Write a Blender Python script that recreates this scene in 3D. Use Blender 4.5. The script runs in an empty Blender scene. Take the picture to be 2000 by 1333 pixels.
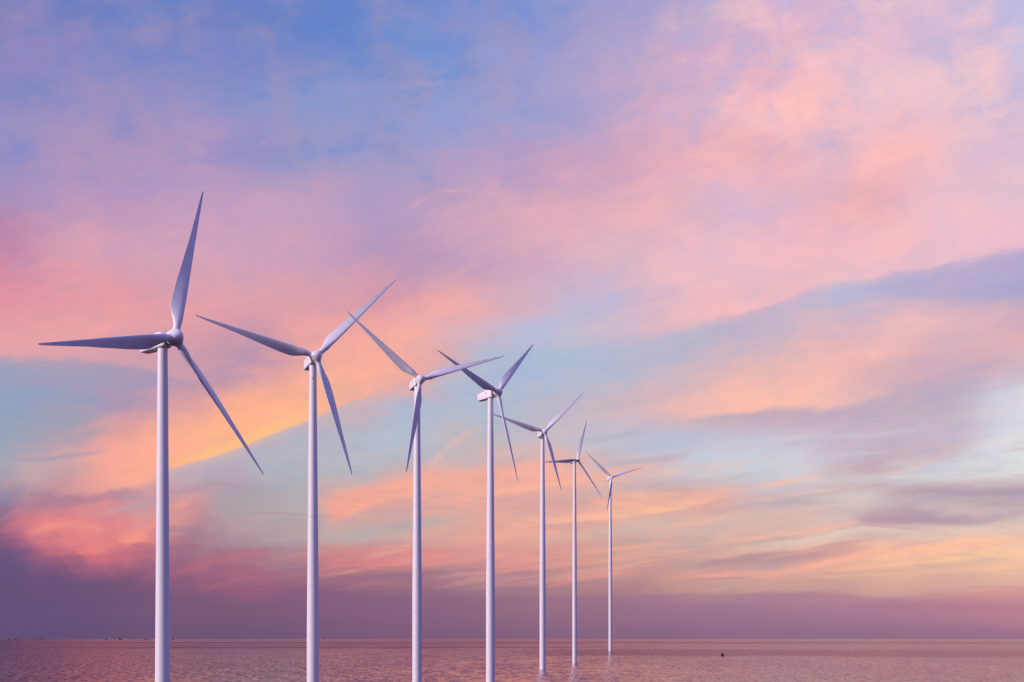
import bpy, bmesh, math, random
from mathutils import Vector, Matrix
R = math.radians
scene = bpy.context.scene
COL = scene.collection

# ------------------------------------------------------------------ camera
CAM_H = 18.0                     # metres above the sea
F_PX = 2900.0                    # focal length in units of the photograph's pixels (2000 wide)
HORIZON_PX = 1248.0
cam_data = bpy.data.cameras.new('camera')
cam = bpy.data.objects.new('camera', cam_data)
COL.objects.link(cam)
cam.location = (0, 0, CAM_H)
cam.rotation_euler = (R(90), 0, 0)
cam_data.sensor_width = 36.0
cam_data.lens = F_PX / 2000.0 * 36.0
cam_data.shift_y = (HORIZON_PX - 1333 / 2.0) / 2000.0
cam_data.clip_start = 1.0
cam_data.clip_end = 400000.0
scene.camera = cam

# ------------------------------------------------------------------ exposure, sun
scene.view_settings.view_transform = 'Standard'
scene.view_settings.look = 'None'
scene.view_settings.exposure = 0.0
scene.view_settings.gamma = 1.0
scene.cycles.caustics_reflective = False
SUN_EL = R(24)
SUN_DIR = Vector((-0.90 * math.cos(SUN_EL), -0.436 * math.cos(SUN_EL), math.sin(SUN_EL))).normalized()
sun_data = bpy.data.lights.new('sun', 'SUN')
sun_data.energy = 3.5
sun_data.angle = R(0.5)
sun_data.color = (1.0, 0.81, 0.86)
sun = bpy.data.objects.new('sun', sun_data)
COL.objects.link(sun)
sun.rotation_euler = SUN_DIR.to_track_quat('Z', 'Y').to_euler()
sun.location = (-300, -100, 300)


def lin(c):
    out = []
    for v in c:
        v = v / 255.0
        out.append(v / 12.92 if v <= 0.04045 else ((v + 0.055) / 1.055) ** 2.4)
    return (out[0], out[1], out[2], 1.0)


# ------------------------------------------------------------------ world: dusk sky with cloud layers
world = bpy.data.worlds.new('World')
scene.world = world
world.use_nodes = True
WT = world.node_tree
WT.nodes.clear()


class S:
    """a node socket with arithmetic, so the sky can be written as formulas"""
    tree = None

    def __init__(self, sock):
        self.s = sock

    def _b(self, op, o, swap=False):
        a, b = (o, self) if swap else (self, o)
        return m(op, a, b)
    def __add__(self, o): return self._b('ADD', o)
    def __radd__(self, o): return self._b('ADD', o)
    def __sub__(self, o): return self._b('SUBTRACT', o)
    def __rsub__(self, o): return self._b('SUBTRACT', o, True)
    def __mul__(self, o): return self._b('MULTIPLY', o)
    def __rmul__(self, o): return self._b('MULTIPLY', o)
    def __truediv__(self, o): return self._b('DIVIDE', o)
    def __rtruediv__(self, o): return self._b('DIVIDE', o, True)


def put(sock, v):
    if isinstance(v, S):
        S.tree.links.new(v.s, sock)
    else:
        sock.default_value = v


def m(op, a, b=None, c=None, clamp=False):
    n = S.tree.nodes.new('ShaderNodeMath')
    n.operation = op
    n.use_clamp = clamp
    put(n.inputs[0], a)
    if b is not None: put(n.inputs[1], b)
    if c is not None: put(n.inputs[2], c)
    return S(n.outputs[0])


def smooth(v, a, b):
    n = S.tree.nodes.new('ShaderNodeMapRange')
    n.interpolation_type = 'SMOOTHSTEP'
    n.clamp = True
    put(n.inputs['Value'], v)
    put(n.inputs['From Min'], a); put(n.inputs['From Max'], b)
    n.inputs['To Min'].default_value = 0.0; n.inputs['To Max'].default_value = 1.0
    return S(n.outputs['Result'])


def vec(x, y, z=0.0):
    n = S.tree.nodes.new('ShaderNodeCombineXYZ')
    put(n.inputs[0], x); put(n.inputs[1], y); put(n.inputs[2], z)
    return S(n.outputs[0])


def noise(v, scale, detail=3.0, rough=0.55, dist=0.0, want='Fac'):
    n = S.tree.nodes.new('ShaderNodeTexNoise')
    put(n.inputs['Vector'], v)
    n.inputs['Scale'].default_value = scale
    n.inputs['Detail'].default_value = detail
    n.inputs['Roughness'].default_value = rough
    n.inputs['Distortion'].default_value = dist
    return S(n.outputs[want])


def mixc(f, a, b, mode='MIX'):
    n = S.tree.nodes.new('ShaderNodeMix')
    n.data_type = 'RGBA'
    n.blend_type = mode
    n.clamp_factor = True
    put(n.inputs[0], f); put(n.inputs[6], a); put(n.inputs[7], b)
    return S(n.outputs[2])


def split(v):
    n = S.tree.nodes.new('ShaderNodeSeparateXYZ')
    put(n.inputs[0], v)
    return S(n.outputs[0]), S(n.outputs[1]), S(n.outputs[2])


# sky coordinates: X = azimuth, Y = slope of the sight line above the horizon, both in
# thousandths of F_PX so that the tables below can be written in the photograph's pixels
def sx(px): return F_PX / 1000.0 * math.atan((px - 1000.0) / F_PX)
def sy(px, py): return (HORIZON_PX - py) / 1000.0 * math.cos(math.atan((px - 1000.0) / F_PX))


XMIN, XMAX = sx(-40), sx(2040)


def make_ramp(stops):
    """colour table over the visible azimuths; stops are (photo x, sRGB)"""
    n = S.tree.nodes.new('ShaderNodeValToRGB')
    cr = n.color_ramp
    cr.interpolation = 'EASE'
    cr.elements[0].position = (sx(stops[0][0]) - XMIN) / (XMAX - XMIN)
    cr.elements[0].color = lin(stops[0][1])
    cr.elements[1].position = (sx(stops[-1][0]) - XMIN) / (XMAX - XMIN)
    cr.elements[1].color = lin(stops[-1][1])
    for x, c in stops[1:-1]:
        e = cr.elements.new((sx(x) - XMIN) / (XMAX - XMIN))
        e.color = lin(c)
    return n


def ramp(u, n):
    put(n.inputs[0], u)
    return S(n.outputs[0])


def curve(u, pts):
    """height table over u; pts are photo pixels, the result is Y"""
    n = S.tree.nodes.new('ShaderNodeFloatCurve')
    cm = n.mapping
    cm.use_clip = False
    c = cm.curves[0]
    P = [((sx(x) - XMIN) / (XMAX - XMIN), sy(x, y) / 1.3) for x, y in pts]
    c.points[0].location = P[0]
    c.points[1].location = P[-1]
    for p in P[1:-1]:
        c.points.new(*p)
    cm.update()
    put(n.inputs['Value'], u)
    n.inputs['Factor'].default_value = 1.0
    return S(n.outputs[0]) * 1.3


# colour rows of the sky (photo y, [(photo x, sRGB) ...]), then the cloud layers with one firm side
ROWS = [
 (0, [(0,(100,120,188)),(200,(86,120,193)),(300,(80,122,194)),(400,(100,122,194)),(500,(98,124,196)),(650,(90,125,199)),(800,(112,135,204)),(1000,(122,143,207)),(1200,(160,155,205)),(1400,(184,167,207)),(1600,(212,178,212)),(1800,(208,180,214)),(2000,(194,186,222))]),
 (50, [(0,(118,124,187)),(150,(106,122,191)),(300,(84,122,195)),(420,(108,124,194)),(500,(98,125,196)),(650,(92,127,200)),(800,(106,137,205)),(1000,(136,146,207)),(1200,(172,158,204)),(1400,(198,170,205)),(1500,(218,176,204)),(1700,(214,180,208)),(1850,(206,182,216)),(2000,(192,188,224))]),
 (110, [(0,(140,128,186)),(120,(146,132,190)),(240,(128,130,192)),(400,(126,131,195)),(600,(112,132,199)),(750,(100,137,204)),(850,(108,142,208)),(1000,(147,151,206)),(1200,(180,161,203)),(1400,(214,172,200)),(1500,(228,178,197)),(1700,(228,184,206)),(1900,(210,184,214)),(2000,(196,190,226))]),
 (200, [(0,(138,132,190)),(200,(146,138,193)),(400,(145,142,197)),(600,(132,146,202)),(750,(138,149,204)),(900,(147,155,207)),(1100,(167,158,205)),(1300,(213,169,196)),(1500,(246,181,188)),(1600,(249,188,190)),(1750,(238,194,204)),(1900,(235,194,204)),(2000,(218,190,214))]),
 (300, [(0,(146,140,195)),(200,(168,145,190)),(400,(178,148,191)),(600,(152,150,198)),(800,(165,155,200)),(1000,(187,156,197)),(1200,(205,160,190)),(1400,(240,175,180)),(1500,(238,175,182)),(1600,(226,180,197)),(1750,(244,182,186)),(1900,(230,188,203)),(2000,(220,186,208))]),
 (400, [(0,(166,141,189)),(200,(184,148,190)),(400,(190,153,193)),(600,(198,158,190)),(750,(178,153,195)),(900,(202,160,188)),(1050,(226,168,182)),(1300,(230,176,188)),(1450,(220,180,205)),(1600,(230,176,190)),(1700,(238,173,179)),(1850,(230,185,200)),(2000,(228,190,206))]),
 (500, [(0,(192,132,168)),(200,(208,155,181)),(400,(210,159,184)),(600,(204,156,184)),(800,(188,150,186)),(1000,(206,162,189)),(1200,(220,178,195)),(1400,(236,185,195)),(1600,(236,182,192)),(1750,(240,185,192)),(1900,(236,186,200)),(2000,(232,184,202))]),
 (600, [(0,(224,140,158)),(200,(229,150,160)),(400,(221,155,168)),(600,(220,155,165)),(750,(217,150,164)),(880,(236,165,166)),(1000,(212,172,190)),(1150,(190,182,212)),(1280,(214,181,200)),(1400,(236,182,188)),(1500,(228,182,196)),(1650,(188,178,206)),(1800,(186,170,205)),(1900,(180,166,204)),(2000,(168,160,204))]),
 (650, [(0,(232,150,160)),(200,(233,155,160)),(330,(226,155,163)),(500,(208,150,168)),(650,(240,160,155)),(800,(244,168,156)),(900,(214,173,185)),(1050,(186,188,214)),(1200,(196,186,206)),(1350,(186,176,203)),(1500,(200,178,198)),(1650,(222,180,190)),(1800,(236,184,184)),(1900,(222,178,188)),(2000,(202,166,188))]),
 (700, [(0,(220,155,165)),(200,(225,158,166)),(350,(205,150,168)),(480,(190,146,172)),(650,(243,163,152)),(750,(244,166,150)),(850,(222,166,166)),(950,(176,185,210)),(1100,(172,184,210)),(1300,(186,178,202)),(1450,(212,180,188)),(1600,(236,180,178)),(1720,(236,180,180)),(1850,(214,172,184)),(2000,(222,172,180))]),
 (745, [(0,(157,160,187)),(150,(166,155,185)),(300,(174,150,180)),(430,(182,145,174)),(530,(230,160,155)),(680,(248,168,145)),(800,(225,165,163)),(880,(178,183,205)),(1000,(172,185,210)),(1150,(182,184,206)),(1300,(198,181,197)),(1450,(236,180,172)),(1600,(236,178,173)),(1750,(214,170,180)),(1880,(200,168,190)),(2000,(206,176,192))]),
 (800, [(0,(143,160,188)),(150,(150,156,185)),(240,(172,146,176)),(350,(226,155,150)),(450,(255,168,135)),(600,(252,168,140)),(690,(230,164,160)),(760,(178,182,205)),(950,(175,186,206)),(1100,(192,181,198)),(1250,(206,178,188)),(1400,(242,181,170)),(1500,(251,185,167)),(1600,(222,176,180)),(1700,(192,168,190)),(1850,(188,172,192)),(1950,(210,202,217)),(2000,(217,210,222))]),
 (860, [(0,(145,160,186)),(130,(164,156,178)),(240,(226,156,150)),(350,(255,170,135)),(450,(255,174,132)),(540,(236,172,150)),(620,(178,178,195)),(800,(178,188,206)),(900,(192,181,185)),(1050,(200,185,195)),(1200,(195,190,205)),(1300,(186,190,210)),(1450,(197,192,212)),(1550,(201,188,206)),(1650,(197,178,197)),(1880,(200,182,199)),(1960,(207,203,217)),(2000,(210,207,219))]),
 (895, [(0,(156,163,184)),(100,(184,160,175)),(230,(246,160,145)),(330,(252,166,140)),(450,(214,165,155)),(540,(176,174,190)),(700,(178,184,198)),(850,(186,180,190)),(1000,(210,176,174)),(1100,(222,174,164)),(1200,(196,185,198)),(1300,(190,192,210)),(1400,(198,202,216)),(1520,(205,202,215)),(1640,(199,184,200)),(1740,(195,174,190)),(1850,(198,182,196)),(1950,(214,212,220)),(2000,(217,217,223))]),
 (920, [(0,(166,166,182)),(100,(196,165,170)),(240,(250,160,140)),(330,(236,155,145)),(450,(182,152,168)),(550,(170,175,190)),(700,(178,180,190)),(850,(224,168,160)),(1000,(240,168,152)),(1100,(238,170,156)),(1250,(202,182,190)),(1400,(202,205,216)),(1550,(207,205,214)),(1700,(194,170,184)),(1800,(206,200,210)),(2000,(222,222,222))]),
 (980, [(0,(150,130,160)),(100,(188,125,146)),(200,(205,130,145)),(280,(186,150,165)),(360,(222,145,142)),(450,(172,160,170)),(600,(176,170,176)),(680,(244,160,138)),(800,(226,160,152)),(950,(234,165,150)),(1100,(217,166,160)),(1250,(240,175,152)),(1350,(226,168,154)),(1500,(204,177,180)),(1700,(212,194,192)),(1800,(190,168,180)),(2000,(188,168,178))]),
 (1040, [(0,(120,90,130)),(80,(204,110,127)),(150,(233,128,126)),(230,(226,124,127)),(290,(232,138,130)),(380,(168,130,150)),(440,(176,148,158)),(520,(180,156,162)),(650,(190,166,165)),(800,(197,165,164)),(950,(224,160,146)),(1100,(222,160,148)),(1300,(206,176,170)),(1450,(222,178,164)),(1600,(228,188,172)),(1750,(206,172,174)),(1900,(224,195,182)),(2000,(224,192,180))]),
 (1090, [(0,(105,80,125)),(80,(160,90,125)),(150,(206,102,120)),(230,(186,98,124)),(350,(160,102,128)),(450,(168,108,130)),(550,(168,124,140)),(680,(206,122,128)),(800,(218,130,130)),(950,(218,145,140)),(1100,(204,145,140)),(1250,(206,156,146)),(1380,(204,160,152)),(1480,(198,160,155)),(1600,(226,168,148)),(1750,(248,186,152)),(1900,(250,190,152)),(2000,(244,196,162))]),
 (1120, [(0,(100,77,122)),(80,(124,82,122)),(150,(164,92,124)),(250,(142,87,123)),(350,(150,92,124)),(480,(164,98,126)),(600,(160,106,128)),(800,(170,115,132)),(1000,(190,132,138)),(1200,(196,145,142)),(1400,(212,158,146)),(1600,(214,160,146)),(1800,(228,178,152)),(2000,(232,184,156))]),
 (1155, [(0,(98,75,120)),(200,(112,79,119)),(400,(132,86,122)),(500,(150,90,123)),(600,(134,90,124)),(800,(148,103,129)),(1000,(160,116,134)),(1200,(170,122,132)),(1400,(196,150,145)),(1600,(200,150,145)),(1800,(210,160,150)),(2000,(220,168,154))]),
 (1190, [(0,(96,76,122)),(400,(118,83,119)),(800,(134,94,125)),(1100,(149,104,130)),(1400,(158,112,142)),(1700,(168,118,143)),(1900,(178,120,144)),(2000,(188,125,141))]),
 (1248, [(0,(95,75,118)),(400,(110,80,118)),(800,(124,89,121)),(1200,(134,97,129)),(1600,(142,104,134)),(2000,(151,107,137))]),
]
CLOUDS = []


def cloud(pts, up, down, x0, x1, f0, f1, stops, amount, ragged=0.02, breakup=0.0, warp=0.35):
    """a streak lying along the polyline pts; up/down = fade heights in photo px above/below it"""
    CLOUDS.append((pts, up, down, x0, x1, f0, f1, stops, amount, ragged, breakup, warp))


# blue-grey gap under the left pink bank, and the bank's edge
cloud([(0,705),(120,706),(250,722),(340,745),(430,760)], 4, 130, -60, 380, 20, 90, [(0,(150,156,187)),(200,(160,154,185)),(330,(174,150,180)),(400,(178,148,178))], 0.40, 0.022, 0.2, warp=0.8)
cloud([(0,690),(120,694),(250,712),(340,728),(430,740)], 90, 14, -60, 400, 20, 120, [(0,(236,156,160)),(300,(228,158,164))], 0.5, 0.012)
cloud([(0,742),(120,752),(240,776),(330,800)], 12, 14, 20, 320, 60, 60, [(0,(168,154,184)),(300,(176,148,178))], 0.5, 0.020, 0.1, warp=0.6)
cloud([(0,782),(100,790),(220,806)], 7, 9, 10, 200, 50, 40, [(0,(162,154,184)),(200,(172,150,180))], 0.45, 0.016, 0.2, warp=0.5)
# the big orange bank left of centre: glow, then the clear sky below its edge
cloud([(120,950),(230,950),(330,922),(430,890),(520,856),(600,824),(680,790),(760,765)], 130, 18, 170, 700, 110, 60, [(150,(240,158,148)),(300,(254,168,138)),(450,(255,176,128)),(560,(255,178,130)),(700,(246,172,146))], 0.85, 0.006, warp=0.10)
cloud([(120,962),(230,958),(330,924),(430,892),(520,858),(600,826),(680,793),(760,768)], 8, 90, 330, 720, 40, 40, [(300,(182,172,186)),(450,(180,177,192)),(700,(178,181,198))], 0.75, 0.012, 0.1, warp=0.22)
cloud([(300,915),(430,884),(520,850),(600,818),(700,780)], 26, 10, 340, 620, 50, 60, [(300,(255,182,124)),(520,(255,192,118)),(650,(252,180,134))], 0.8, 0.005, warp=0.10)
# long diagonal bank on the right with its lit lower edge, blue sky beneath
EDGE = [(900,694),(1090,690),(1240,668),(1330,646),(1400,627),(1500,608),(1560,580),(1620,556),(1700,545),(1800,530),(1900,509),(2000,486)]
cloud(EDGE, 90, 14, 1190, 2060, 120, 20, [(1150,(214,180,200)),(1300,(241,183,186)),(1500,(240,182,187)),(1700,(240,188,196)),(1900,(236,188,202)),(2000,(233,186,204))], 0.70, 0.014, warp=0.16)
cloud(EDGE, 12, 95, 1000, 2060, 130, 20, [(1000,(170,187,212)),(1200,(174,184,210)),(1350,(178,182,206)),(1450,(183,172,200)),(1560,(182,178,206)),(1640,(176,184,216)),(1800,(162,166,206)),(2000,(158,160,206))], 0.58, 0.026, 0.15, warp=0.25)
cloud([(1420,680),(1520,640),(1650,606),(1800,592),(2000,604)], 26, 30, 1480, 2060, 90, 20, [(1450,(214,180,194)),(1700,(222,182,190)),(2000,(206,172,190))], 0.5, 0.024, 0.2, warp=0.5)
cloud([(1600,586),(1720,572),(1850,556),(2000,538)], 8, 8, 1660, 1950, 90, 60, [(1600,(206,182,206)),(1850,(192,172,204))], 0.45, 0.014, 0.3, warp=0.3)
# second bank: peach, with a purple shelf under it
E2 = [(1150,830),(1300,822),(1420,812),(1500,806),(1600,790),(1700,768),(1800,744),(1900,724),(2000,716)]
cloud(E2, 85, 30, 1290, 1720, 90, 90, [(1200,(224,180,182)),(1450,(250,184,166)),(1560,(252,186,168)),(1750,(230,182,182))], 0.75, 0.012, warp=0.3)
cloud([(1200,836),(1420,820),(1560,812),(1700,790),(1800,770),(1900,752),(2000,742)], 16, 44, 1330, 1860, 80, 80, [(1300,(190,176,192)),(1500,(190,168,188)),(1700,(194,170,190)),(1900,(192,172,193))], 0.85, 0.024, warp=0.5)
# pale clear sky far right, dark purple bars in front of it
cloud([(1600,905),(1750,890),(1900,850),(2000,826)], 130, 70, 1900, 2060, 70, 20, [(1800,(216,212,222)),(2000,(222,220,228))], 0.5, 0.02)
cloud([(1560,918),(1700,916),(1800,900),(1900,872),(1960,850)], 70, 14, 1740, 1880, 170, 70, [(1600,(200,176,190)),(1750,(193,168,186)),(1900,(196,176,194))], 0.38, 0.030)
cloud([(1600,932),(1800,930),(2000,925)], 12, 16, 1600, 2060, 120, 20, [(1600,(214,210,214)),(2000,(222,222,222))], 0.6, 0.008)
cloud([(1700,966),(1800,960),(1900,966),(2000,962)], 20, 10, 1770, 2060, 50, 20, [(1700,(182,158,174)),(2000,(176,154,171))], 0.9, 0.014)
cloud([(1500,1000),(1650,1002),(1800,1005),(1880,1012),(2000,1006)], 12, 12, 1600, 2060, 90, 20, [(1500,(202,176,182)),(1800,(196,172,180)),(2000,(200,178,182))], 0.7, 0.012, 0.3)
cloud([(1640,1016),(1740,1012),(1800,1012),(1900,1020),(2000,1010)], 22, 14, 1690, 1960, 50, 80, [(1650,(192,152,164)),(1800,(178,146,165)),(2000,(190,158,170))], 0.9, 0.014)
cloud([(1350,864),(1500,858),(1650,851),(1800,842)], 10, 10, 1380, 1760, 70, 70, [(1350,(200,198,216)),(1600,(206,200,214)),(1800,(208,196,210))], 0.5, 0.016, 0.2, warp=0.4)
cloud([(1500,900),(1650,890),(1780,876)], 7, 7, 1540, 1740, 60, 50, [(1500,(208,206,216)),(1750,(206,196,208))], 0.45, 0.014, 0.2, warp=0.4)
# lit streaks low on the right
cloud([(1380,1060),(1500,1048),(1600,1034),(1690,1021),(1760,1012)], 12, 6, 1400, 1700, 50, 30, [(1400,(232,176,160)),(1550,(244,180,160)),(1700,(248,184,162))], 0.9, 0.004, warp=0.08)
cloud([(1380,1072),(1500,1062),(1600,1048),(1690,1030),(1800,1040),(1900,1048)], 4, 26, 1440, 1830, 60, 70, [(1400,(214,190,176)),(1600,(222,200,184)),(1800,(222,200,186))], 0.8, 0.005, warp=0.08)
cloud([(1300,1118),(1380,1102),(1460,1088),(1540,1082),(1600,1072),(1660,1062),(1740,1062)], 8, 36, 1345, 1700, 50, 40, [(1300,(192,145,146)),(1450,(186,138,148)),(1600,(188,140,150)),(1700,(200,154,156))], 0.9, 0.014)
cloud([(1300,1128),(1400,1124),(1500,1118),(1580,1106),(1660,1088),(1740,1074),(1850,1066),(2000,1052)], 9, 13, 1350, 2060, 60, 20, [(1300,(226,150,142)),(1480,(232,160,146)),(1620,(250,172,146)),(1800,(255,186,148)),(2000,(250,188,156))], 0.95, 0.006, warp=0.12)
cloud([(1500,1124),(1700,1108),(1850,1096),(2000,1078)], 14, 10, 1600, 2060, 90, 20, [(1500,(238,170,146)),(1700,(252,182,148)),(1900,(255,198,146)),(2000,(253,198,150))], 0.8, 0.008, 0.2, warp=0.12)
cloud([(1500,1130),(1700,1124),(1850,1116),(2000,1104)], 8, 8, 1560, 2060, 90, 20, [(1500,(226,168,146)),(1800,(236,180,152)),(2000,(246,184,150))], 0.7, 0.008, 0.3, warp=0.12)
cloud([(1300,1136),(1400,1131),(1480,1129)], 4, 4, 1340, 1460, 40, 30, [(1400,(186,142,148))], 0.8, 0.003, warp=0.08)
cloud([(1880,1148),(1960,1147),(2000,1150)], 4, 4, 1910, 2060, 25, 20, [(1900,(188,134,148))], 0.40, 0.005, warp=0.2)
cloud([(1820,1178),(1920,1166),(2000,1158)], 22, 22, 1900, 2060, 50, 20, [(1900,(206,130,138))], 0.5, 0.010)
# orange fan through the middle
cloud([(600,1016),(650,990),(720,962),(800,944),(900,930),(1000,918),(1090,908)], 26, 14, 640, 1120, 45, 120, [(620,(252,160,134)),(760,(244,162,142)),(950,(238,166,152)),(1100,(240,172,156))], 0.85, 0.010, 0.1)
cloud([(620,1024),(660,1012),(720,984),(800,962),(900,954),(1050,946),(1200,926)], 34, 16, 640, 960, 40, 120, [(620,(250,154,132)),(720,(254,164,138)),(900,(246,168,142))], 0.8, 0.010, 0.2)
cloud([(600,1040),(680,1042),(800,1022),(950,1008),(1100,994),(1300,970)], 34, 34, 680, 950, 60, 80, [(650,(186,172,170)),(800,(192,172,170)),(950,(206,172,164))], 0.8, 0.016, 0.15)
cloud([(820,982),(950,966),(1050,952),(1150,938),(1250,920),(1340,906)], 20, 10, 930, 1290, 90, 70, [(850,(246,168,146)),(1050,(252,176,146)),(1250,(240,176,158))], 0.9, 0.008, warp=0.2)
cloud([(950,1006),(1050,992),(1150,966),(1250,952),(1350,944)], 14, 22, 1050, 1400, 90, 90, [(950,(204,168,164)),(1250,(196,176,184)),(1400,(196,178,188))], 0.6, 0.012, 0.2)
cloud([(960,1038),(1050,1024),(1150,1014),(1250,1004),(1330,992),(1420,968),(1480,958)], 22, 8, 1010, 1400, 80, 50, [(960,(238,168,148)),(1150,(252,180,148)),(1300,(254,184,146)),(1400,(242,178,158))], 0.95, 0.006, warp=0.15)
cloud([(960,1056),(1100,1046),(1250,1030),(1400,1010),(1500,1000)], 12, 22, 1060, 1480, 90, 90, [(960,(216,170,156)),(1200,(206,176,168)),(1400,(204,182,178))], 0.7, 0.012, 0.2)
cloud([(800,1070),(950,1052),(1060,1038),(1200,1040)], 14, 12, 840, 1130, 60, 80, [(800,(226,156,146)),(1000,(238,166,146))], 0.7, 0.010, 0.4)
cloud([(560,1120),(650,1114),(720,1108),(800,1098),(900,1086),(1000,1074)], 22, 10, 640, 900, 70, 90, [(560,(210,112,124)),(680,(224,124,126)),(850,(226,136,132)),(1000,(222,146,138))], 0.8, 0.010, 0.2)
cloud([(600,1128),(720,1124),(850,1120),(1000,1112),(1120,1106)], 5, 26, 600, 1120, 60, 100, [(600,(146,98,126)),(800,(150,106,130)),(1100,(170,124,136))], 0.6, 0.010, 0.2)
cloud([(980,1116),(1060,1106),(1160,1096),(1280,1082),(1400,1062)], 12, 8, 900, 1360, 120, 120, [(900,(226,142,136)),(1100,(218,148,140)),(1300,(230,166,148))], 0.7, 0.010, 0.4)
cloud([(1040,1152),(1100,1140),(1160,1128),(1220,1118),(1300,1098)], 6, 5, 1070, 1240, 40, 50, [(1050,(214,126,130)),(1200,(218,138,136))], 0.8, 0.004, warp=0.12)
cloud([(700,1090),(850,1064),(1000,1050)], 10, 10, 720, 960, 50, 70, [(700,(190,150,156)),(1000,(206,156,148))], 0.5, 0.012, 0.4)
# pink tongues in the pale sky, centre and right of centre
cloud([(840,905),(866,885),(890,858),(930,838)], 18, 18, 846, 905, 18, 24, [(850,(228,184,176))], 0.5, 0.018, 0.1)
cloud([(1040,868),(1120,862),(1180,856),(1240,846)], 12, 12, 1130, 1230, 40, 30, [(1100,(182,176,194))], 0.7, 0.010, 0.3)
cloud([(1200,908),(1260,904),(1330,894),(1370,880)], 12, 8, 1220, 1350, 40, 30, [(1200,(198,176,188))], 0.8, 0.008)
cloud([(1440,956),(1500,946),(1560,936),(1620,926)], 8, 5, 1460, 1600, 30, 40, [(1450,(238,184,172)),(1560,(242,184,170))], 0.85, 0.005, warp=0.1)
cloud([(1400,984),(1500,974),(1600,960),(1700,950)], 8, 5, 1430, 1680, 60, 70, [(1400,(232,182,168)),(1600,(232,190,178))], 0.6, 0.005, 0.2, warp=0.1)
cloud([(1380,990),(1480,984),(1600,976),(1680,980)], 4, 16, 1400, 1640, 50, 80, [(1400,(188,168,178)),(1600,(194,174,182))], 0.6, 0.010, 0.2)
# the red heap low on the left
cloud([(0,995),(70,985),(110,972),(180,968),(260,958),(300,955)], 10, 26, 20, 290, 60, 40, [(0,(150,118,148)),(100,(176,124,148)),(250,(190,132,150))], 0.8, 0.014)
cloud([(40,1010),(100,1000),(180,990),(250,980)], 14, 22, 80, 260, 50, 50, [(60,(206,118,132)),(180,(220,138,138))], 0.6, 0.026, 0.2)
cloud([(160,1006),(220,996),(290,982),(330,975)], 4, 14, 190, 300, 30, 20, [(200,(186,158,168))], 0.75, 0.010, 0.2)
cloud([(90,1036),(130,1028),(180,1030),(220,1040)], 14, 12, 100, 190, 25, 40, [(100,(240,144,130))], 0.55, 0.024)
cloud([(60,1070),(110,1074),(160,1080),(210,1070),(260,1060),(290,1050)], 44, 14, 80, 285, 20, 14, [(60,(212,114,124)),(150,(230,122,122)),(230,(230,128,126)),(290,(238,140,128))], 0.60, 0.028, 0.1)
cloud([(250,1062),(280,1050),(300,1036),(320,1010)], 22, 10, 255, 300, 16, 12, [(270,(248,144,128))], 0.8, 0.010)
cloud([(0,1060),(60,1074),(100,1078),(120,1074),(150,1096)], 20, 40, 70, 150, 30, 30, [(80,(140,84,122))], 0.30, 0.020)
cloud([(300,1000),(340,990),(380,982)], 12, 12, 325, 365, 16, 14, [(330,(240,150,140))], 0.75, 0.012)
cloud([(320,1030),(380,1034),(430,1030),(480,1024)], 12, 14, 330, 410, 20, 30, [(350,(166,124,150))], 0.7, 0.014, 0.2)
cloud([(320,955),(380,952),(430,945),(480,955),(520,962)], 12, 14, 330, 490, 30, 40, [(330,(186,142,160)),(480,(174,150,168))], 0.65, 0.016, 0.2)
cloud([(430,1002),(500,996),(560,1000),(640,1004)], 6, 7, 470, 600, 40, 40, [(500,(166,150,164))], 0.6, 0.010, 0.4)
cloud([(300,1140),(380,1112),(450,1094),(520,1080)], 20, 16, 340, 520, 40, 50, [(320,(176,96,122)),(480,(190,108,126))], 0.6, 0.018, 0.2)
cloud([(380,1158),(430,1146),(480,1126),(520,1120)], 10, 8, 410, 490, 25, 20, [(400,(180,98,122))], 0.35, 0.018, 0.1)
cloud([(0,893),(80,896),(160,888),(220,884)], 6, 7, 30, 190, 30, 40, [(100,(158,148,176))], 0.6, 0.006, 0.2)
# haze bank over the horizon
cloud([(0,1200),(300,1188),(600,1178),(900,1170),(1200,1168),(1400,1163),(1600,1166),(1750,1176),(1900,1190),(2000,1205)], 12, 40, -60, 2060, 20, 20, [(0,(97,76,121)),(400,(122,85,120)),(800,(136,95,126)),(1100,(150,105,131)),(1400,(160,114,143)),(1700,(170,119,144)),(2000,(186,124,142))], 0.6, 0.010, warp=0.3)
# faint lit curls in the upper sky
cloud([(780,412),(815,392),(850,372),(900,366),(960,368)], 9, 9, 800, 925, 25, 40, [(800,(222,164,180)),(900,(230,168,178))], 0.40, 0.012, 0.2)
cloud([(1200,388),(1260,392),(1320,398),(1390,398)], 15, 7, 1215, 1365, 30, 25, [(1250,(240,180,176))], 0.75, 0.008, 0.1)
cloud([(620,560),(760,600),(900,604),(980,610)], 30, 40, 800, 960, 80, 50, [(800,(242,168,162))], 0.45, 0.02)
cloud([(1300,300),(1420,262),(1520,222),(1600,190)], 50, 40, 1380, 1590, 80, 70, [(1400,(246,178,180)),(1560,(252,188,184))], 0.5, 0.03)
cloud([(1560,360),(1680,330),(1760,300),(1860,268)], 26, 20, 1620, 1840, 70, 60, [(1600,(246,182,186))], 0.55, 0.02)
cloud([(560,160),(700,168),(850,160),(920,150)], 12, 16, 640, 920, 60, 30, [(650,(140,148,204)),(850,(160,156,204))], 0.55, 0.016)

S.tree = WT
ROWS = ROWS[::-1]                                   # from the horizon upwards
ROW_RAMPS = [make_ramp(r[1]) for r in ROWS]
CLOUD_RAMPS = [make_ramp(c[7]) if len(c[7]) > 1 else None for c in CLOUDS]

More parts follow.
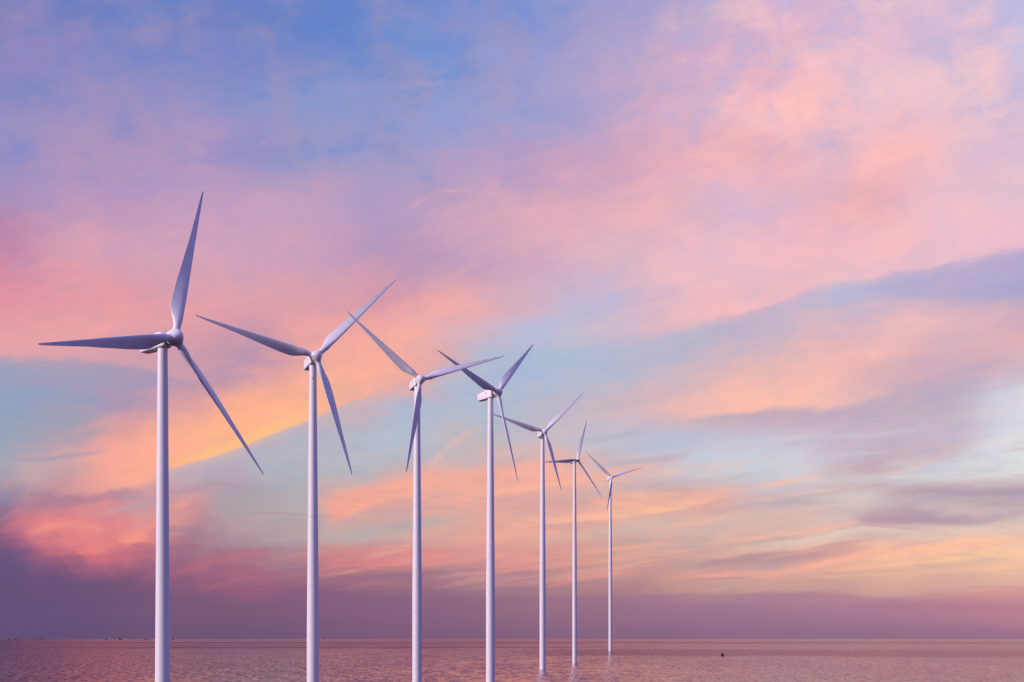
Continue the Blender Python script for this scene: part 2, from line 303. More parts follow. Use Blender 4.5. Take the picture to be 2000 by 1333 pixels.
tc = WT.nodes.new('ShaderNodeTexCoord')
dx, dy, dz = split(S(tc.outputs['Generated']))
az = m('ARCTAN2', dx, dy)
hor = m('SQRT', dx * dx + dy * dy)
X = az * (F_PX / 1000.0)
Yraw = m('MINIMUM', dz / m('MAXIMUM', hor, 0.02), 4.0) * (F_PX / 1000.0)
Y = m('MAXIMUM', Yraw, 0.0)

# wisps: noise drawn out along the wind, flatter towards the horizon
ca, sa = math.cos(R(14)), math.sin(R(14))
Xr = X * ca + Y * sa
Yr = Y * ca - X * sa
near_h = smooth(Y, 0.50, 0.12)                       # 1 low in the sky
w_big = noise(vec(Xr, Yr * 2.2, 0.3), 2.6, 3.0, 0.5, 0.0, 'Color')
w_wisp = noise(vec(Xr * 0.8, Yr * 2.6, 3.7), 7.0, 6.0, 0.58, 0.6, 'Color')
w_low = noise(vec(X * 0.75 + Y * 0.2, Y * 6.0 - X * 0.55, 7.1), 5.0, 6.0, 0.6, 0.5, 'Color')
b1, b2, b3 = split(w_big)
k1, k2, k3 = split(w_wisp)
l1, l2, l3 = split(w_low)
puff = noise(vec(X, Y * 1.25, 21.0), 9.0, 5.0, 0.58, 0.4, 'Color')
p1, p2, p3 = split(puff)
heap = smooth(X, -0.45, -0.65) * smooth(Y, 0.36, 0.28)      # the billowing heap low on the left
puffy = m('MAXIMUM', smooth(Y, 0.52, 0.80), heap)           # where clouds are puffs rather than streaks
wy_hi = (b2 - 0.5) * 0.040 + (k2 - 0.5) * 0.060 + (p2 - 0.5) * 0.09 * puffy + 0.012 * puffy
wy_lo = (b2 - 0.5) * 0.025 + (l2 - 0.5) * 0.060 + (p2 - 0.5) * 0.085 * heap
flat = smooth(Y, 0.0, 0.12)
lowness = near_h
wisp = k1 + (l1 - k1) * lowness                     # 0..1, about 0.5
wisp3 = k3 + (l3 - k3) * lowness
warp_y = (wy_hi + (wy_lo - wy_hi) * lowness) * flat
warp_x = (b1 - 0.5) * 0.11 + (k1 - 0.5) * 0.13 + (p1 - 0.5) * 0.10 * puffy
Xw = X + warp_x
Yw = m('MAXIMUM', Y + warp_y, 0.0)
U = (Xw - XMIN) / (XMAX - XMIN)
U = m('ADD', U, 0.0, clamp=True)
U0 = m('ADD', (X + warp_x * 0.25 - XMIN) / (XMAX - XMIN), 0.0, clamp=True)

sky = ramp(U, ROW_RAMPS[0])
for i in range(1, len(ROWS)):
    ya, yb = (HORIZON_PX - ROWS[i - 1][0]) / 1000, (HORIZON_PX - ROWS[i][0]) / 1000
    sky = mixc(smooth(Yw, ya - 0.1 * (yb - ya), yb + 0.1 * (yb - ya)), sky, ramp(U, ROW_RAMPS[i]))


# lay the cloud layers over the rows
def window(x0, x1, fade0, fade1):
    a = smooth(Xw, sx(x0 - fade0), sx(x0 + fade0))
    b = smooth(Xw, sx(x1 + fade1), sx(x1 - fade1))
    return a * b


def chained(v):
    # ties a coordinate to the layers already laid, so the shader is compiled layer after layer
    return m('MULTIPLY_ADD', sky, 1e-9, v)


for i, (pts, up, down, x0, x1, f0, f1, stops, amount, ragged, breakup, wamt) in enumerate(CLOUDS):
    if i % 8 == 0:
        U0, Y, Xw, wisp, wisp3, warp_y = [chained(v) for v in (U0, Y, Xw, wisp, wisp3, warp_y)]
    d = Y + warp_y * wamt + (wisp - 0.5) * ragged * 2 - curve(U0, pts)
    mask = smooth(d, up / 1000.0, 0.0) * smooth(d, -down / 1000.0, 0.0)
    mask = mask * window(x0, x1, f0, f1) * amount
    if breakup:
        mask = mask * smooth(wisp3 + (0.5 - breakup) * 0.3, 0.34, 0.60)
    c = ramp(U0, CLOUD_RAMPS[i]) if CLOUD_RAMPS[i] else lin(stops[0][1])
    sky = mixc(mask, sky, c)

# fine wispy relief in the cloud light
p1, p3, puffy = [chained(v) for v in (p1, p3, puffy)]
fine = noise(vec(Xr * 0.9, Yr * 2.0, 11.0), 26.0, 5.0, 0.6) - 0.5
mott = (p3 - 0.5) * 0.46 + (p1 - 0.5) * 0.20
strk = ((wisp - 0.5) * 0.26 + (wisp3 - 0.5) * 0.24) * (1.0 + near_h * 0.45) + fine * 0.24
# puffs over the blue, blue holes between the pink, high up
left_up = smooth(X, 0.25, -0.15) * smooth(Y, 0.80, 0.95)
right_up = smooth(X, 0.15, 0.45) * smooth(Y, 0.86, 1.02)
sky = mixc(smooth(p3 + fine * 0.18, 0.42, 0.70) * left_up * 0.40, sky, lin((158, 142, 192)))
sky = mixc(smooth(p1 + fine * 0.18, 0.55, 0.30) * left_up * 0.32, sky, lin((92, 128, 200)))
sky = mixc(smooth(p1 + fine * 0.18, 0.54, 0.30) * right_up * 0.55, sky, lin((184, 180, 220)))
sky = mixc(smooth(p3 + fine * 0.18, 0.46, 0.72) * right_up * 0.40, sky, lin((240, 196, 200)))
rel = strk + (mott + fine * 0.16 - strk) * puffy * 0.8
rel = rel * smooth(Y, 0.03, 0.16)
# fine crossing streaks where the fan is combed out, low in the middle
comb = noise(vec(X * 1.1, Y * 11.0 - X * 1.7, 31.0), 4.2, 5.0, 0.62, 0.3)
comb2 = noise(vec(X * 1.1, Y * 12.0 + X * 1.5, 37.0), 4.4, 5.0, 0.62, 0.3)
zone = smooth(X, -0.50, -0.30) * smooth(X, 0.55, 0.25) * smooth(Y, 0.085, 0.13) * smooth(Y, 0.37, 0.29)
zone2 = smooth(Y, 0.10, 0.14) * smooth(Y, 0.36, 0.27) * smooth(X, -0.62, -0.40)
sky = mixc(smooth(comb, 0.50, 0.68) * zone * 0.42, sky, lin((244, 160, 138)))
zone3 = smooth(X, 0.10, 0.35) * smooth(Y, 0.10, 0.14) * smooth(Y, 0.46, 0.36)
sky = mixc(smooth(comb, 0.47, 0.28) * zone3 * 0.34, sky, lin((190, 158, 174)))
sky = mixc(smooth(comb, 0.54, 0.72) * zone3 * 0.30, sky, lin((246, 186, 160)))
sky = mixc(smooth(comb2, 0.48, 0.72) * zone2 * 0.32, sky, lin((176, 156, 166)))
tint = vec(1.0 + rel * 1.15, 1.0 + rel * 0.35, 1.0 - rel * 0.45)
sky = mixc(1.0, sky, tint, 'MULTIPLY')
hs = WT.nodes.new('ShaderNodeHueSaturation')
hs.inputs['Saturation'].default_value = 0.945
hs.inputs['Value'].default_value = 1.015
put(hs.inputs['Color'], sky)
sky = S(hs.outputs[0])

# the rest of the dome, away from the sunset: unseen dusk, colours set as fill light for the turbines
t_el = smooth(Yraw, 0.0, 3.0)
side = mixc(smooth(dx, -1.0, 1.0), lin((206, 168, 200)), lin((142, 134, 214)))
top = mixc(smooth(dx, -1.0, 1.0), lin((150, 146, 206)), lin((122, 132, 222)))
dome = mixc(t_el, side, top)
dome = mixc(smooth(Yraw, 0.35, 0.0), dome, lin((112, 88, 140)))
away = smooth(m('ABSOLUTE', X), 1.15, 1.9)
over = smooth(Yraw, 1.35, 2.2)
sky = mixc(m('MAXIMUM', away, over), sky, dome)

st = WT.nodes.new('ShaderNodeTexSky')
st.sky_type = 'NISHITA'
st.sun_disc = False
st.sun_elevation = SUN_EL
st.sun_rotation = math.atan2(SUN_DIR.x, SUN_DIR.y)
bg1 = WT.nodes.new('ShaderNodeBackground')
put(bg1.inputs['Color'], sky)
bg1.inputs['Strength'].default_value = 0.98
bg2 = WT.nodes.new('ShaderNodeBackground')
WT.links.new(st.outputs[0], bg2.inputs['Color'])
bg2.inputs['Strength'].default_value = 0.0015
add = WT.nodes.new('ShaderNodeAddShader')
WT.links.new(bg1.outputs[0], add.inputs[0])
WT.links.new(bg2.outputs[0], add.inputs[1])
wo = WT.nodes.new('ShaderNodeOutputWorld')
WT.links.new(add.outputs[0], wo.inputs['Surface'])
world.cycles.sampling_method = 'MANUAL'
world.cycles.sample_map_resolution = 512


# ------------------------------------------------------------------ helpers
def mesh_obj(name, bm, mats, parent=None, smooth_shade=True):
    me = bpy.data.meshes.new(name)
    bmesh.ops.recalc_face_normals(bm, faces=bm.faces[:])
    bm.to_mesh(me)
    bm.free()
    for mt in (mats if isinstance(mats, (list, tuple)) else [mats]):
        me.materials.append(mt)
    if smooth_shade:
        for p in me.polygons:
            p.use_smooth = True
    o = bpy.data.objects.new(name, me)
    COL.objects.link(o)
    if parent is not None:
        o.parent = parent
    return o


def tag(o, label=None, cat=None, group=None, kind=None):
    if label: o['label'] = label
    if cat: o['category'] = cat
    if group: o['group'] = group
    if kind: o['kind'] = kind


def loft(bm, rings, cap=True):
    vs = [[bm.verts.new(p) for p in r] for r in rings]
    n = len(vs[0])
    for a, b in zip(vs[:-1], vs[1:]):
        for i in range(n):
            bm.faces.new((a[i], a[(i + 1) % n], b[(i + 1) % n], b[i]))
    if cap:
        bm.faces.new(vs[0][::-1])
        bm.faces.new(vs[-1])
    return vs


def sharp_by_angle(o, ang=35):
    me = o.data
    bm = bmesh.new()
    bm.from_mesh(me)
    for e in bm.edges:
        if len(e.link_faces) == 2 and e.calc_face_angle(0) > R(ang):
            e.smooth = False
    bm.to_mesh(me)
    bm.free()


def material(name):
    mt = bpy.data.materials.new(name)
    mt.use_nodes = True
    S.tree = mt.node_tree
    return mt, mt.node_tree.nodes['Principled BSDF']


# ------------------------------------------------------------------ materials
def paint_material(name, base, rough, seams=False):
    mt, p = material(name)
    t = mt.node_tree.nodes.new('ShaderNodeTexCoord')
    ob = S(t.outputs['Object'])
    ox, oy, oz = split(ob)
    grime = noise(vec(ox * 14.0, oy * 14.0, oz * 1.6), 3.0, 5.0, 0.6)
    streak = noise(vec(ox * 60.0, oy * 60.0, oz * 0.9), 2.0, 4.0, 0.6)
    c = mixc(smooth(grime, 0.52, 0.80) * 0.35, tuple(base) + (1,), tuple(b * 0.80 for b in base) + (1,))
    c = mixc(smooth(streak, 0.58, 0.80) * 0.25, c, tuple(b * 0.74 for b in base) + (1,))
    if seams:
        for r, xa, xb in ((0.950, -0.012, 0.0), (0.885, -0.016, -0.002), (0.770, -0.022, -0.005), (0.42, -0.03, -0.012), (0.985, -0.02, 0.02)):
            line = m('COMPARE', oz, r, 0.0016) * m('GREATER_THAN', ox, xa) * m('LESS_THAN', ox, xb)
            c = mixc(line * 0.8, c, (0.06, 0.055, 0.07, 1))
        c = mixc(m('GREATER_THAN', oz, 0.992) * 0.7, c, (0.10, 0.09, 0.11, 1))
    put(p.inputs['Base Color'], c)
    p.inputs['Roughness'].default_value = rough
    put(p.inputs['Roughness'], rough + (grime - 0.5) * 0.2)
    return mt


WHITE = paint_material('white_tower_paint', (0.76, 0.76, 0.77), 0.45)
BLADE = paint_material('white_blade_gelcoat', (0.74, 0.74, 0.76), 0.40, seams=True)
SHELL = paint_material('white_nacelle_shell', (0.78, 0.77, 0.78), 0.42)
DARK, p_ = material('dark_rubber_seal')
p_.inputs['Base Color'].default_value = (0.05, 0.045, 0.055, 1); p_.inputs['Roughness'].default_value = 0.6
SEAM, p_ = material('grey_flange_paint')
p_.inputs['Base Color'].default_value = (0.60, 0.60, 0.62, 1); p_.inputs['Roughness'].default_value = 0.5
HULL, p_ = material('dark_hull_paint')
p_.inputs['Base Color'].default_value = (0.012, 0.012, 0.016, 1); p_.inputs['Roughness'].default_value = 0.6
CABIN, p_ = material('dull_cabin_paint')
p_.inputs['Base Color'].default_value = (0.03, 0.026, 0.035, 1); p_.inputs['Roughness'].default_value = 0.6
BUOY, p_ = material('black_float_plastic')
p_.inputs['Base Color'].default_value = (0.004, 0.004, 0.005, 1); p_.inputs['Roughness'].default_value = 0.7
p_.inputs['Specular IOR Level'].default_value = 0.2

# ------------------------------------------------------------------ sea
SEA, sp = material('sea_water')
geo = SEA.node_tree.nodes.new('ShaderNodeNewGeometry')
wx, wy, wz = split(S(geo.outputs['Position']))
dist = m('SQRT', wx * wx + wy * wy)
v = (F_PX * CAM_H) / m('MAXIMUM', dist, 50.0)          # nearness: 2 far out, 85 close in
wob = noise(vec(wx * 0.0016, wy * 0.0004, 1.0), 1.0, 3.0, 0.55) - 0.5
wob2 = noise(vec(wx * 0.012, wy * 0.0015, 3.0), 1.0, 3.0, 0.6) - 0.5
vw = v * (1.0 + wob * 0.34 + wob2 * 0.16)
bearing = wx / m('MAXIMUM', dist, 50.0)


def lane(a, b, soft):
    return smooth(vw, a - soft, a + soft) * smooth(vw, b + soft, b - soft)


# wind lanes: calm strips keep the dark of the horizon, deepened by a darker gloss tint, ruffled strips catch the higher sky
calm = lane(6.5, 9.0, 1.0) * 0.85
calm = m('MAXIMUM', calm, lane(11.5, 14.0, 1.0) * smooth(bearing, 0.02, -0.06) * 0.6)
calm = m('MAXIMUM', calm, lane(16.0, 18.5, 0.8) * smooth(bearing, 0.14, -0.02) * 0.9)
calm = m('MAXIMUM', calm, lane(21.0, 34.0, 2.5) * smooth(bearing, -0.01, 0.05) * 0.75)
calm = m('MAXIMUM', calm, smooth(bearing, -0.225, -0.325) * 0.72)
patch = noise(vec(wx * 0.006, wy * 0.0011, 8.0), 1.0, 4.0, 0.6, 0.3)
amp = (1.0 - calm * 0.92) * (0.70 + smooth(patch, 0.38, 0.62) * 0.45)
dash = noise(vec(wx * 0.15, wy * 0.036, 0.0), 1.0, 4.0, 0.66, 0.3, 'Color')
chop = noise(vec(wx * 0.50, wy * 0.11, 5.0), 1.0, 3.0, 0.6, 0.2, 'Color')
da, db, dc = split(dash)
cha, chb, chc = split(chop)
swath = noise(vec(wx * 0.016, wy * 0.0055, 12.0), 1.0, 4.0, 0.6, 0.4) - 0.5
dark = smooth(noise(vec(wx * 0.10, wy * 0.026, 17.0), 1.0, 3.0, 0.6, 0.2), 0.60, 0.70)
slope_y = ((db - 0.5) * 0.105 + (chb - 0.5) * 0.085) * amp - 0.008 - swath * 0.05 * amp + dark * 0.035
slope_x = ((da - 0.5) * 0.5 + (cha - 0.5) * 2.3) * (0.35 + 0.65 * amp)
nrm = SEA.node_tree.nodes.new('ShaderNodeVectorMath')
nrm.operation = 'NORMALIZE'
put(nrm.inputs[0], vec(slope_x, slope_y, 1.0))
water_n = S(nrm.outputs[0])
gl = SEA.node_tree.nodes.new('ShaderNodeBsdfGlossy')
put(gl.inputs['Color'], mixc(calm, (0.93, 0.79, 0.81, 1), (0.66, 0.52, 0.60, 1)))  # dimmer reflection of the calm strips is put into the gloss colour
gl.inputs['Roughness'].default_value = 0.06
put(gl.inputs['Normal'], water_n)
df = SEA.node_tree.nodes.new('ShaderNodeBsdfDiffuse')
df.inputs['Color'].default_value = (0.045, 0.016, 0.026, 1)
fr = SEA.node_tree.nodes.new('ShaderNodeFresnel')
fr.inputs['IOR'].default_value = 1.333
put(fr.inputs['Normal'], water_n)
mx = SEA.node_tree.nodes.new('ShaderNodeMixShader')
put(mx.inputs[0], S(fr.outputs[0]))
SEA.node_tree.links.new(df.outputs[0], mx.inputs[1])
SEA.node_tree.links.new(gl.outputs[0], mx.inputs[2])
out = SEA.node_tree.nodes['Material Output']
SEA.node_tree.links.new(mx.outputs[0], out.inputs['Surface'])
SEA.node_tree.nodes.remove(sp)
bm = bmesh.new()
rads = [0, 200, 500, 900, 1500, 2500, 4000, 7000, 12000, 25000, 50000, 90000]
prev = None
NS = 96
for r in rads:
    if r == 0:
        ring = [bm.verts.new((0, 0, 0))]
    else:
        ring = [bm.verts.new((r * math.cos(2 * math.pi * i / NS), r * math.sin(2 * math.pi * i / NS), 0)) for i in range(NS)]
    if prev is not None:
        for i in range(NS):
            j = (i + 1) % NS
            if len(prev) == 1:
                bm.faces.new((prev[0], ring[i], ring[j]))
            else:
                bm.faces.new((prev[i], ring[i], ring[j], prev[j]))
    prev = ring
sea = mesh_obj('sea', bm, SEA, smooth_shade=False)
tag(sea, 'calm rippled sea reflecting the pink dusk', 'sea', kind='structure')


# ------------------------------------------------------------------ wind turbines
# one turbine in units of its rotor radius; hub at the origin, rotor axis = +X (tilted later), up = +Z
def blade_bm():
    bm = bmesh.new()
    #     r     chord  thick twist  le-offset
    st = [(0.035, .043, 1.00, 24, .50), (0.060, .043, 1.00, 24, .50), (0.085, .047, .86, 24, .46), (0.115, .059, .62, 24, .40),
          (0.150, 0.073, .45, 23, .34), (0.190, 0.085, .35, 21.5, .30), (0.230, 0.087, .30, 20, .29), (0.290, 0.083, .27, 18, .29),
          (0.370, 0.076, .245, 15.5, .29), (0.460, 0.065, .22, 12.5, .30), (0.560, 0.054, .205, 9, .31), (0.660, .041, .19, 6, .32),
          (0.760, .0325, .18, 3.5, .33), (0.850, .0245, .17, 2, .34), (0.920, .0180, .165, 1, .36), (0.965, .0130, .16, 0, .40),
          (0.988, .0095, .16, 0, .45), (0.997, .0060, .2, 0, .5), (1.0, .0025, .3, 0, .5)]
    rings = []
    NP = 28
    for r, c, th, tw, le in st:
        ring = []
        w = min(1.0, max(0.0, (r - 0.06) / 0.11))
        w = w * w * (3 - 2 * w)
        for i in range(NP):
            a = 2 * math.pi * i / NP
            # circle at the root
            cx0, cy0 = 0.5 * math.cos(a), 0.5 * math.sin(a)
            # aerofoil further out: x from leading (+) to trailing edge (-)
            s = 0.5 - 0.5 * math.cos(a)                      # 0 at the leading edge
            yt = 5 * th * (0.2969 * math.sqrt(s) - 0.126 * s - 0.3516 * s * s + 0.2843 * s ** 3 - 0.1036 * s ** 4)
            camber = 0.035 * 4 * s * (1 - s)
            yy = camber + (yt if a <= math.pi else -yt)
            ax, ay = le - s, yy
            x = (cx0 * (1 - w) + ax * w) * c
            y = (cy0 * (1 - w) + ay * w) * c
            b = R(tw + 5) * min(1, max(0, (r - 0.05) / 0.08))
            xr = x * math.cos(b) + y * math.sin(b)
            yr = -x * math.sin(b) + y * math.cos(b)
            ring.append((xr, yr, r))
        rings.append(ring)
    loft(bm, rings)
    return bm


def lathe_x(bm, prof, n=40):
    rings = []
    for x, r in prof:
        rings.append([(x, r * math.cos(2 * math.pi * i / n), r * math.sin(2 * math.pi * i / n)) for i in range(n)])
    loft(bm, rings)


def hub_bm(phase):
    bm = bmesh.new()
    rings = []
    for x, r, lobe in ((-.036, .034, 0), (-.034, .042, .01), (-.028, .0455, .03), (-.012, .0475, .06), (.006, .0475, .08), (.020, .0445, .10),
                       (.034, .0375, .10), (.046, .0275, .07), (.054, .0165, .03), (.0575, .008, 0), (.0585, .003, 0)):
        ring = []
        for i in range(48):
            a = 2 * math.pi * i / 48                  # 0 = along the first blade
            rr = r * (1 + lobe * math.cos(3 * a))
            ring.append((x, rr * math.sin(a), rr * math.cos(a)))
        rings.append(ring)
    loft(bm, rings)
    # three short root sockets around the spinner
    for k in range(3):
        th = phase + k * 2 * math.pi / 3
        s = Vector((0, math.sin(th), math.cos(th)))
        l = Vector((0, math.cos(th), -math.sin(th)))
        rings = []
        for d, r in ((.010, .0265), (.044, .0265), (.049, .0258), (.0505, .0245)):
            rings.append([s * d + l * (r * math.cos(a)) + Vector((1, 0, 0)) * (r * math.sin(a))
                          for a in [2 * math.pi * i / 28 for i in range(28)]])
        loft(bm, rings)
    return bm


def nacelle_bm():
    bm = bmesh.new()
    #     x      half-w   bottom   top     roundness
    st = [(-.268, .024, -.030, .020), (-.266, .030, -.0365, .027), (-.260, .0335, -.0405, .0315), (-.225, .0370, -.0425, .0375), (-.165, .0390, -.0435, .0440),
          (-.125, .0395, -.0440, .0485), (-.100, .0390, -.0440, .0490), (-.078, .0370, -.0430, .0440), (-.066, .0335, -.0405, .0310), (-.061, .0300, -.037, .0280), (-.060, .026, -.032, .024)]
    rings = []
    for x, hw, zb, zt in st:
        zc, hh = (zb + zt) / 2, (zt - zb) / 2
        ring = []
        for i in range(40):
            a = 2 * math.pi * i / 40
            ca_, sa_ = math.cos(a), math.sin(a)
            e = 0.22
            ring.append((x, hw * math.copysign(abs(ca_) ** e, ca_), zc + hh * math.copysign(abs(sa_) ** e, sa_)))
        rings.append(ring)
    loft(bm, rings)
    return bm


def collar_bm():
    bm = bmesh.new()
    lathe_x(bm, [(-.064, .024), (-.062, .034), (-.052, .0355), (-.044, .0355), (-.034, .033)], 32)
    return bm


def vent_bm():
    bm = bmesh.new()
    rings = []
    for y, k in ((-.0370, 1.0), (-.0396, 1.0), (-.0400, .8)):
        rings.append([(-.132 + .0060 * k * math.cos(a), y, .014 + .0105 * k * math.sin(a)) for a in [2 * math.pi * i / 20 for i in range(20)]])
    loft(bm, rings)
    return bm


def ring_profile(bm, prof, n=64):
    loft(bm, [[(r * math.cos(2 * math.pi * i / n), r * math.sin(2 * math.pi * i / n), z) for i in range(n)] for z, r in prof])


OVERHANG = 0.102


def tower_bm(hub_h, flare):
    """hub_h = height of the hub over the water in rotor radii; tower axis on the origin"""
    bm = bmesh.new()
    top = hub_h - 0.043 - OVERHANG * math.sin(0.1)
    prof = []
    N = 36
    for i in range(N + 1):
        d = 2.6 * i / N                     # below the top, in rotor radii
        r = tower_radius(d, flare)
        if top - d > -0.1:
            prof.append((top - d, r))
    if prof[-1][0] > -0.1:
        prof.append((-0.12, prof[-1][1] * 1.004))
    prof = [(top + 0.016, 0.026), (top + 0.004, 0.0285)] + prof
    ring_profile(bm, prof)
    return bm, top


def tower_radius(d, flare):
    return 0.0290 + flare * min(1.0, d / 2.15) ** 0.95


def flange_bm(z, r):
    bm = bmesh.new()
    ring_profile(bm, [(z - .0030, r + .0002), (z - .002, r + .0007), (z + .002, r + .0007), (z + .0030, r + .0002)])
    return bm


TURBINES = [
    # photo hub x, y, base y, rotor px, yaw, tilt, phase, seams(photo y), label
    (341.3, 659.4, 1368, 335.2, 34.1, 5.5, 18.3, (), 'tallest white wind turbine, leftmost, one blade pointing flat to the left'),
    (617.8, 696.3, 1346, 241.8, 66.6, 7.5, 44.9, (1008,), 'white wind turbine second from the left, upper right blade crossed by its neighbour'),
    (820.9, 741.9, 1350, 190.8, 67.5, 7.6, 71.3, (984, 1196), 'white wind turbine third from the left, one blade hanging in front of its tower'),
    (972.0, 766.4, 1338, 179.1, 38.5, 7.8, 49.0, (), 'white wind turbine fourth from the left, whose long box nacelle is seen from the side'),
    (1063.9, 843.4, 1307.5, 119.8, 71.4, 7.6, 46.1, (1099,), 'white wind turbine fifth from the left, left blade passing behind a tower'),
    (1128.1, 898.1, 1296.5, 87.8, 51.6, 7.5, 22.4, (), 'small white wind turbine second from the right, one blade pointing flat to the left'),
    (1195.1, 932.1, 1272.5, 70.5, 69.0, 7.5, 72.3, (), 'smallest and farthest white wind turbine at the right end of the row'),
]


def hub_point(t):
    hx, hy, base, rp = t[:4]
    d = F_PX * CAM_H / (base - HORIZON_PX)
    return Vector(((hx - 1000) * d / F_PX, d, CAM_H + (HORIZON_PX - hy) * d / F_PX)), rp * d / F_PX


def place_rotor_part(o, tilt, hub_h, spin=0.0):
    """rotor-frame object: origin at the hub, x along the tilted axis"""
    o.matrix_local = Matrix.Translation((OVERHANG * math.cos(tilt), 0, hub_h)) @ Matrix.Rotation(-tilt, 4, 'Y') @ Matrix.Rotation(-spin, 4, 'X')


def place_blade(o, tilt, hub_h, th):
    c = Vector((0, math.cos(th), -math.sin(th)))       # leading-edge direction, clockwise seen from the front
    s = Vector((0, math.sin(th), math.cos(th)))
    n = Vector((1, 0, 0))
    M = Matrix((( c.x, -n.x, s.x, 0), (c.y, -n.y, s.y, 0), (c.z, -n.z, s.z, 0), (0, 0, 0, 1)))
    o.matrix_local = Matrix.Translation((OVERHANG * math.cos(tilt), 0, hub_h)) @ Matrix.Rotation(-tilt, 4, 'Y') @ M


GROUP = 'white wind turbines standing in a row in the sea'


def build_tower(root, t, hub_h, Rm, dist_):
    flare = 0.0165 if t[3] > 300 else 0.0200
    tb, top = tower_bm(hub_h, flare)
    tw = mesh_obj('tower', tb, WHITE, root)
    sharp_by_angle(tw, 50)
    for py in t[7]:
        z = (CAM_H + (HORIZON_PX - py) * dist_ / F_PX) / Rm
        fl = mesh_obj('flange_ring', flange_bm(z, tower_radius(top - z, flare)), SEAM, tw)
    return tw


# the first turbine with all its parts
proto = bpy.data.objects.new('wind_turbine', None)
COL.objects.link(proto)
nac = mesh_obj('nacelle', nacelle_bm(), SHELL, proto); sharp_by_angle(nac, 40)
vent = mesh_obj('vent', vent_bm(), DARK, nac); sharp_by_angle(vent, 40)
col = mesh_obj('collar', collar_bm(), DARK, proto)
hub = mesh_obj('hub', hub_bm(0.0), SHELL, proto); sharp_by_angle(hub, 45)
bl = mesh_obj('blade', blade_bm(), BLADE, proto)
PARTS = [nac, col, hub, bl]

for i, t in enumerate(TURBINES):
    hp, Rm = hub_point(t)
    yaw, tilt, ph = R(t[4]), R(t[5]), R(t[6])
    axis_h = Vector((math.cos(yaw), -math.sin(yaw), 0))
    base = hp - axis_h * (OVERHANG * math.cos(tilt) * Rm)
    hub_h = hp.z / Rm
    if i == 0:
        root, parts = proto, PARTS
        b = [bl]
    else:
        root = proto.copy(); COL.objects.link(root)
        parts = []
        for o in PARTS:
            c = o.copy(); COL.objects.link(c); c.parent = root
            parts.append(c)
            if o is nac:
                v = vent.copy(); COL.objects.link(v); v.parent = c
        b = [parts[3]]
    for k in (1, 2):
        c = bl.copy(); COL.objects.link(c); c.parent = root
        b.append(c)
    root.location = (base.x, base.y, 0)
    root.rotation_euler = (0, 0, -yaw)
    root.scale = (Rm, Rm, Rm)
    tag(root, t[8], 'wind turbine', GROUP)
    place_rotor_part(parts[0], tilt, hub_h)
    place_rotor_part(parts[1], tilt, hub_h)
    place_rotor_part(parts[2], tilt, hub_h, ph)
    for k, o in enumerate(b):
        place_blade(o, tilt, hub_h, ph + k * 2 * math.pi / 3)
    build_tower(root, t, hub_h, Rm, hp.y)

# ------------------------------------------------------------------ float in the water
def at_water(px, base_px):
    d = F_PX * CAM_H / (base_px - HORIZON_PX)
    return Vector(((px - 1000) * d / F_PX, d, 0))


bp = at_water(1411, 1281)
buoy = bpy.data.objects.new('buoy', None); COL.objects.link(buoy)
buoy.location = bp
buoy.scale = (1.0, 1.0, 0.82)
tag(buoy, 'black dome shaped mooring buoy floating alone on the water', 'buoy')
bm = bmesh.new()
ring_profile(bm, [(-.6, 1.2), (-.3, 1.55), (.25, 1.62), (.9, 1.5), (1.6, 1.30), (2.3, .98), (2.75, .62), (2.95, .25), (2.98, .05)], 32)
mesh_obj('float', bm, BUOY, buoy)
bm = bmesh.new()
ring_profile(bm, [(.20, 1.55), (.20, 1.72), (.45, 1.74), (.55, 1.66), (.55, 1.5)], 32)
mesh_obj('fender_band', bm, BUOY, buoy)
bm = bmesh.new()
rings = []
for k in range(17):
    a = 2 * math.pi * k / 16
    cx_, cz_ = .22 * math.cos(a), 3.12 + .22 * math.sin(a)
    rings.append([(cx_ + .05 * math.cos(q) * math.cos(a), .05 * math.sin(q), cz_ + .05 * math.cos(q) * math.sin(a)) for q in [2 * math.pi * j / 8 for j in range(8)]])
loft(bm, rings, cap=False)
mesh_obj('lifting_eye', bm, BUOY, buoy)

# ------------------------------------------------------------------ boats on the horizon
def hull_bm(L, W, H):
    bm = bmesh.new()
    rings = []
    for f, w, k in ((-.5, .55, .0), (-.46, .82, .0), (-.2, 1, -.05), (.15, 1, 0), (.35, .72, .14), (.46, .30, .28), (.5, .05, .36)):
        y = w * W / 2
        zt = H * (1 + k)
        rings.append([(f * L, -y, zt), (f * L, -y * .85, H * .35), (f * L, -y * .55, -H * .3), (f * L, y * .55, -H * .3), (f * L, y * .85, H * .35), (f * L, y, zt)])
    loft(bm, rings)
    return bm


def box_bm(cx, cy, cz, sx_, sy_, sz_):
    bm = bmesh.new()
    bmesh.ops.create_cube(bm, size=1.0, matrix=Matrix.Translation((cx, cy, cz)) @ Matrix.Diagonal((sx_, sy_, sz_, 1)))
    bmesh.ops.bevel(bm, geom=bm.edges[:], offset=min(sx_, sy_, sz_) * .12, segments=2, affect='EDGES')
    return bm


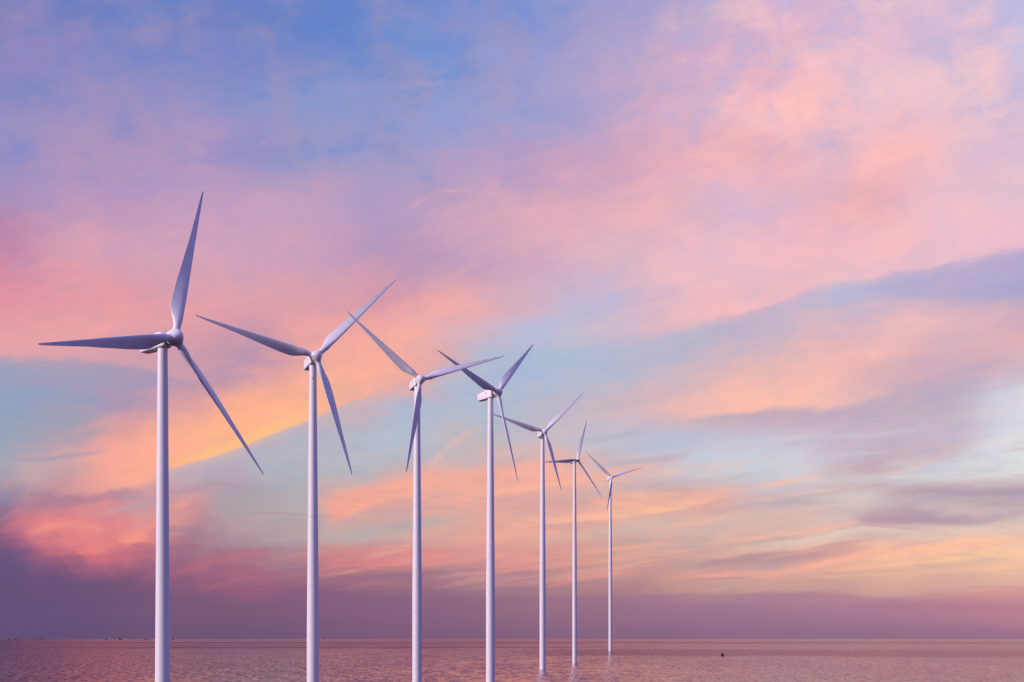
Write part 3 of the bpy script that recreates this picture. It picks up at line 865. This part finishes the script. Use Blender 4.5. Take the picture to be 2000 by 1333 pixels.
def mast_bm(x, z0, z1, r):
    bm = bmesh.new()
    loft(bm, [[(x + rr * math.cos(a), rr * math.sin(a), z) for a in [2 * math.pi * i / 10 for i in range(10)]] for z, rr in ((z0, r), ((z0 + z1) / 2, r * .8), (z1, r * .5))])
    return bm


boat0 = bpy.data.objects.new('boat', None); COL.objects.link(boat0)
BP = [mesh_obj('hull', hull_bm(44, 13, 9), HULL, boat0, False),
      mesh_obj('cabin', box_bm(-9, 0, 14.2, 13, 10, 11), CABIN, boat0, False),
      mesh_obj('wheelhouse', box_bm(-7.5, 0, 22.4, 9, 8, 5.6), CABIN, boat0, False),
      mesh_obj('mast', mast_bm(6, 8.5, 31, .9), HULL, boat0, False)]
BOATS = [   # photo x, size, heading, label
    (18, .75, 20, 'faint tiny boat on the horizon at the far left edge of the sea'),
    (31, 1.05, -15, 'small dark boat on the horizon, second from the left'),
    (70, .7, 35, 'faint tiny boat on the horizon, left end of the close group of three'),
    (78, .75, 10, 'faint tiny boat on the horizon, middle of the close group of three'),
    (82.5, .95, -20, 'small dark boat on the horizon, right end of the close group of three'),
    (208, 1.05, 15, 'small dark boat on the horizon, left of the largest boat with a faint one between'),
    (224, .8, -30, 'faint tiny boat on the horizon just left of the largest boat'),
    (235, 1.5, 4, 'largest and darkest boat on the horizon, left of the tallest turbine'),
    (286, .95, 25, 'small dark boat on the horizon just left of the tallest turbine tower'),
    (338, .95, -12, 'small dark boat on the horizon just right of the tallest turbine tower'),
    (632, .7, 18, 'faint tiny boat on the horizon just right of the second turbine tower'),
    (651, .7, -25, 'faint tiny boat on the horizon further right of the second turbine tower'),
]
for i, (px, sc, hd, lab) in enumerate(BOATS):
    if i == 0:
        o = boat0
    else:
        o = boat0.copy(); COL.objects.link(o)
        for q in BP:
            c = q.copy(); COL.objects.link(c); c.parent = o
    d = 30000.0
    o.location = ((px - 1000) * d / F_PX, d, 0)
    o.rotation_euler = (0, 0, R(hd))
    o.scale = (sc, sc, sc)
    tag(o, lab, 'boat', 'boats along the horizon')
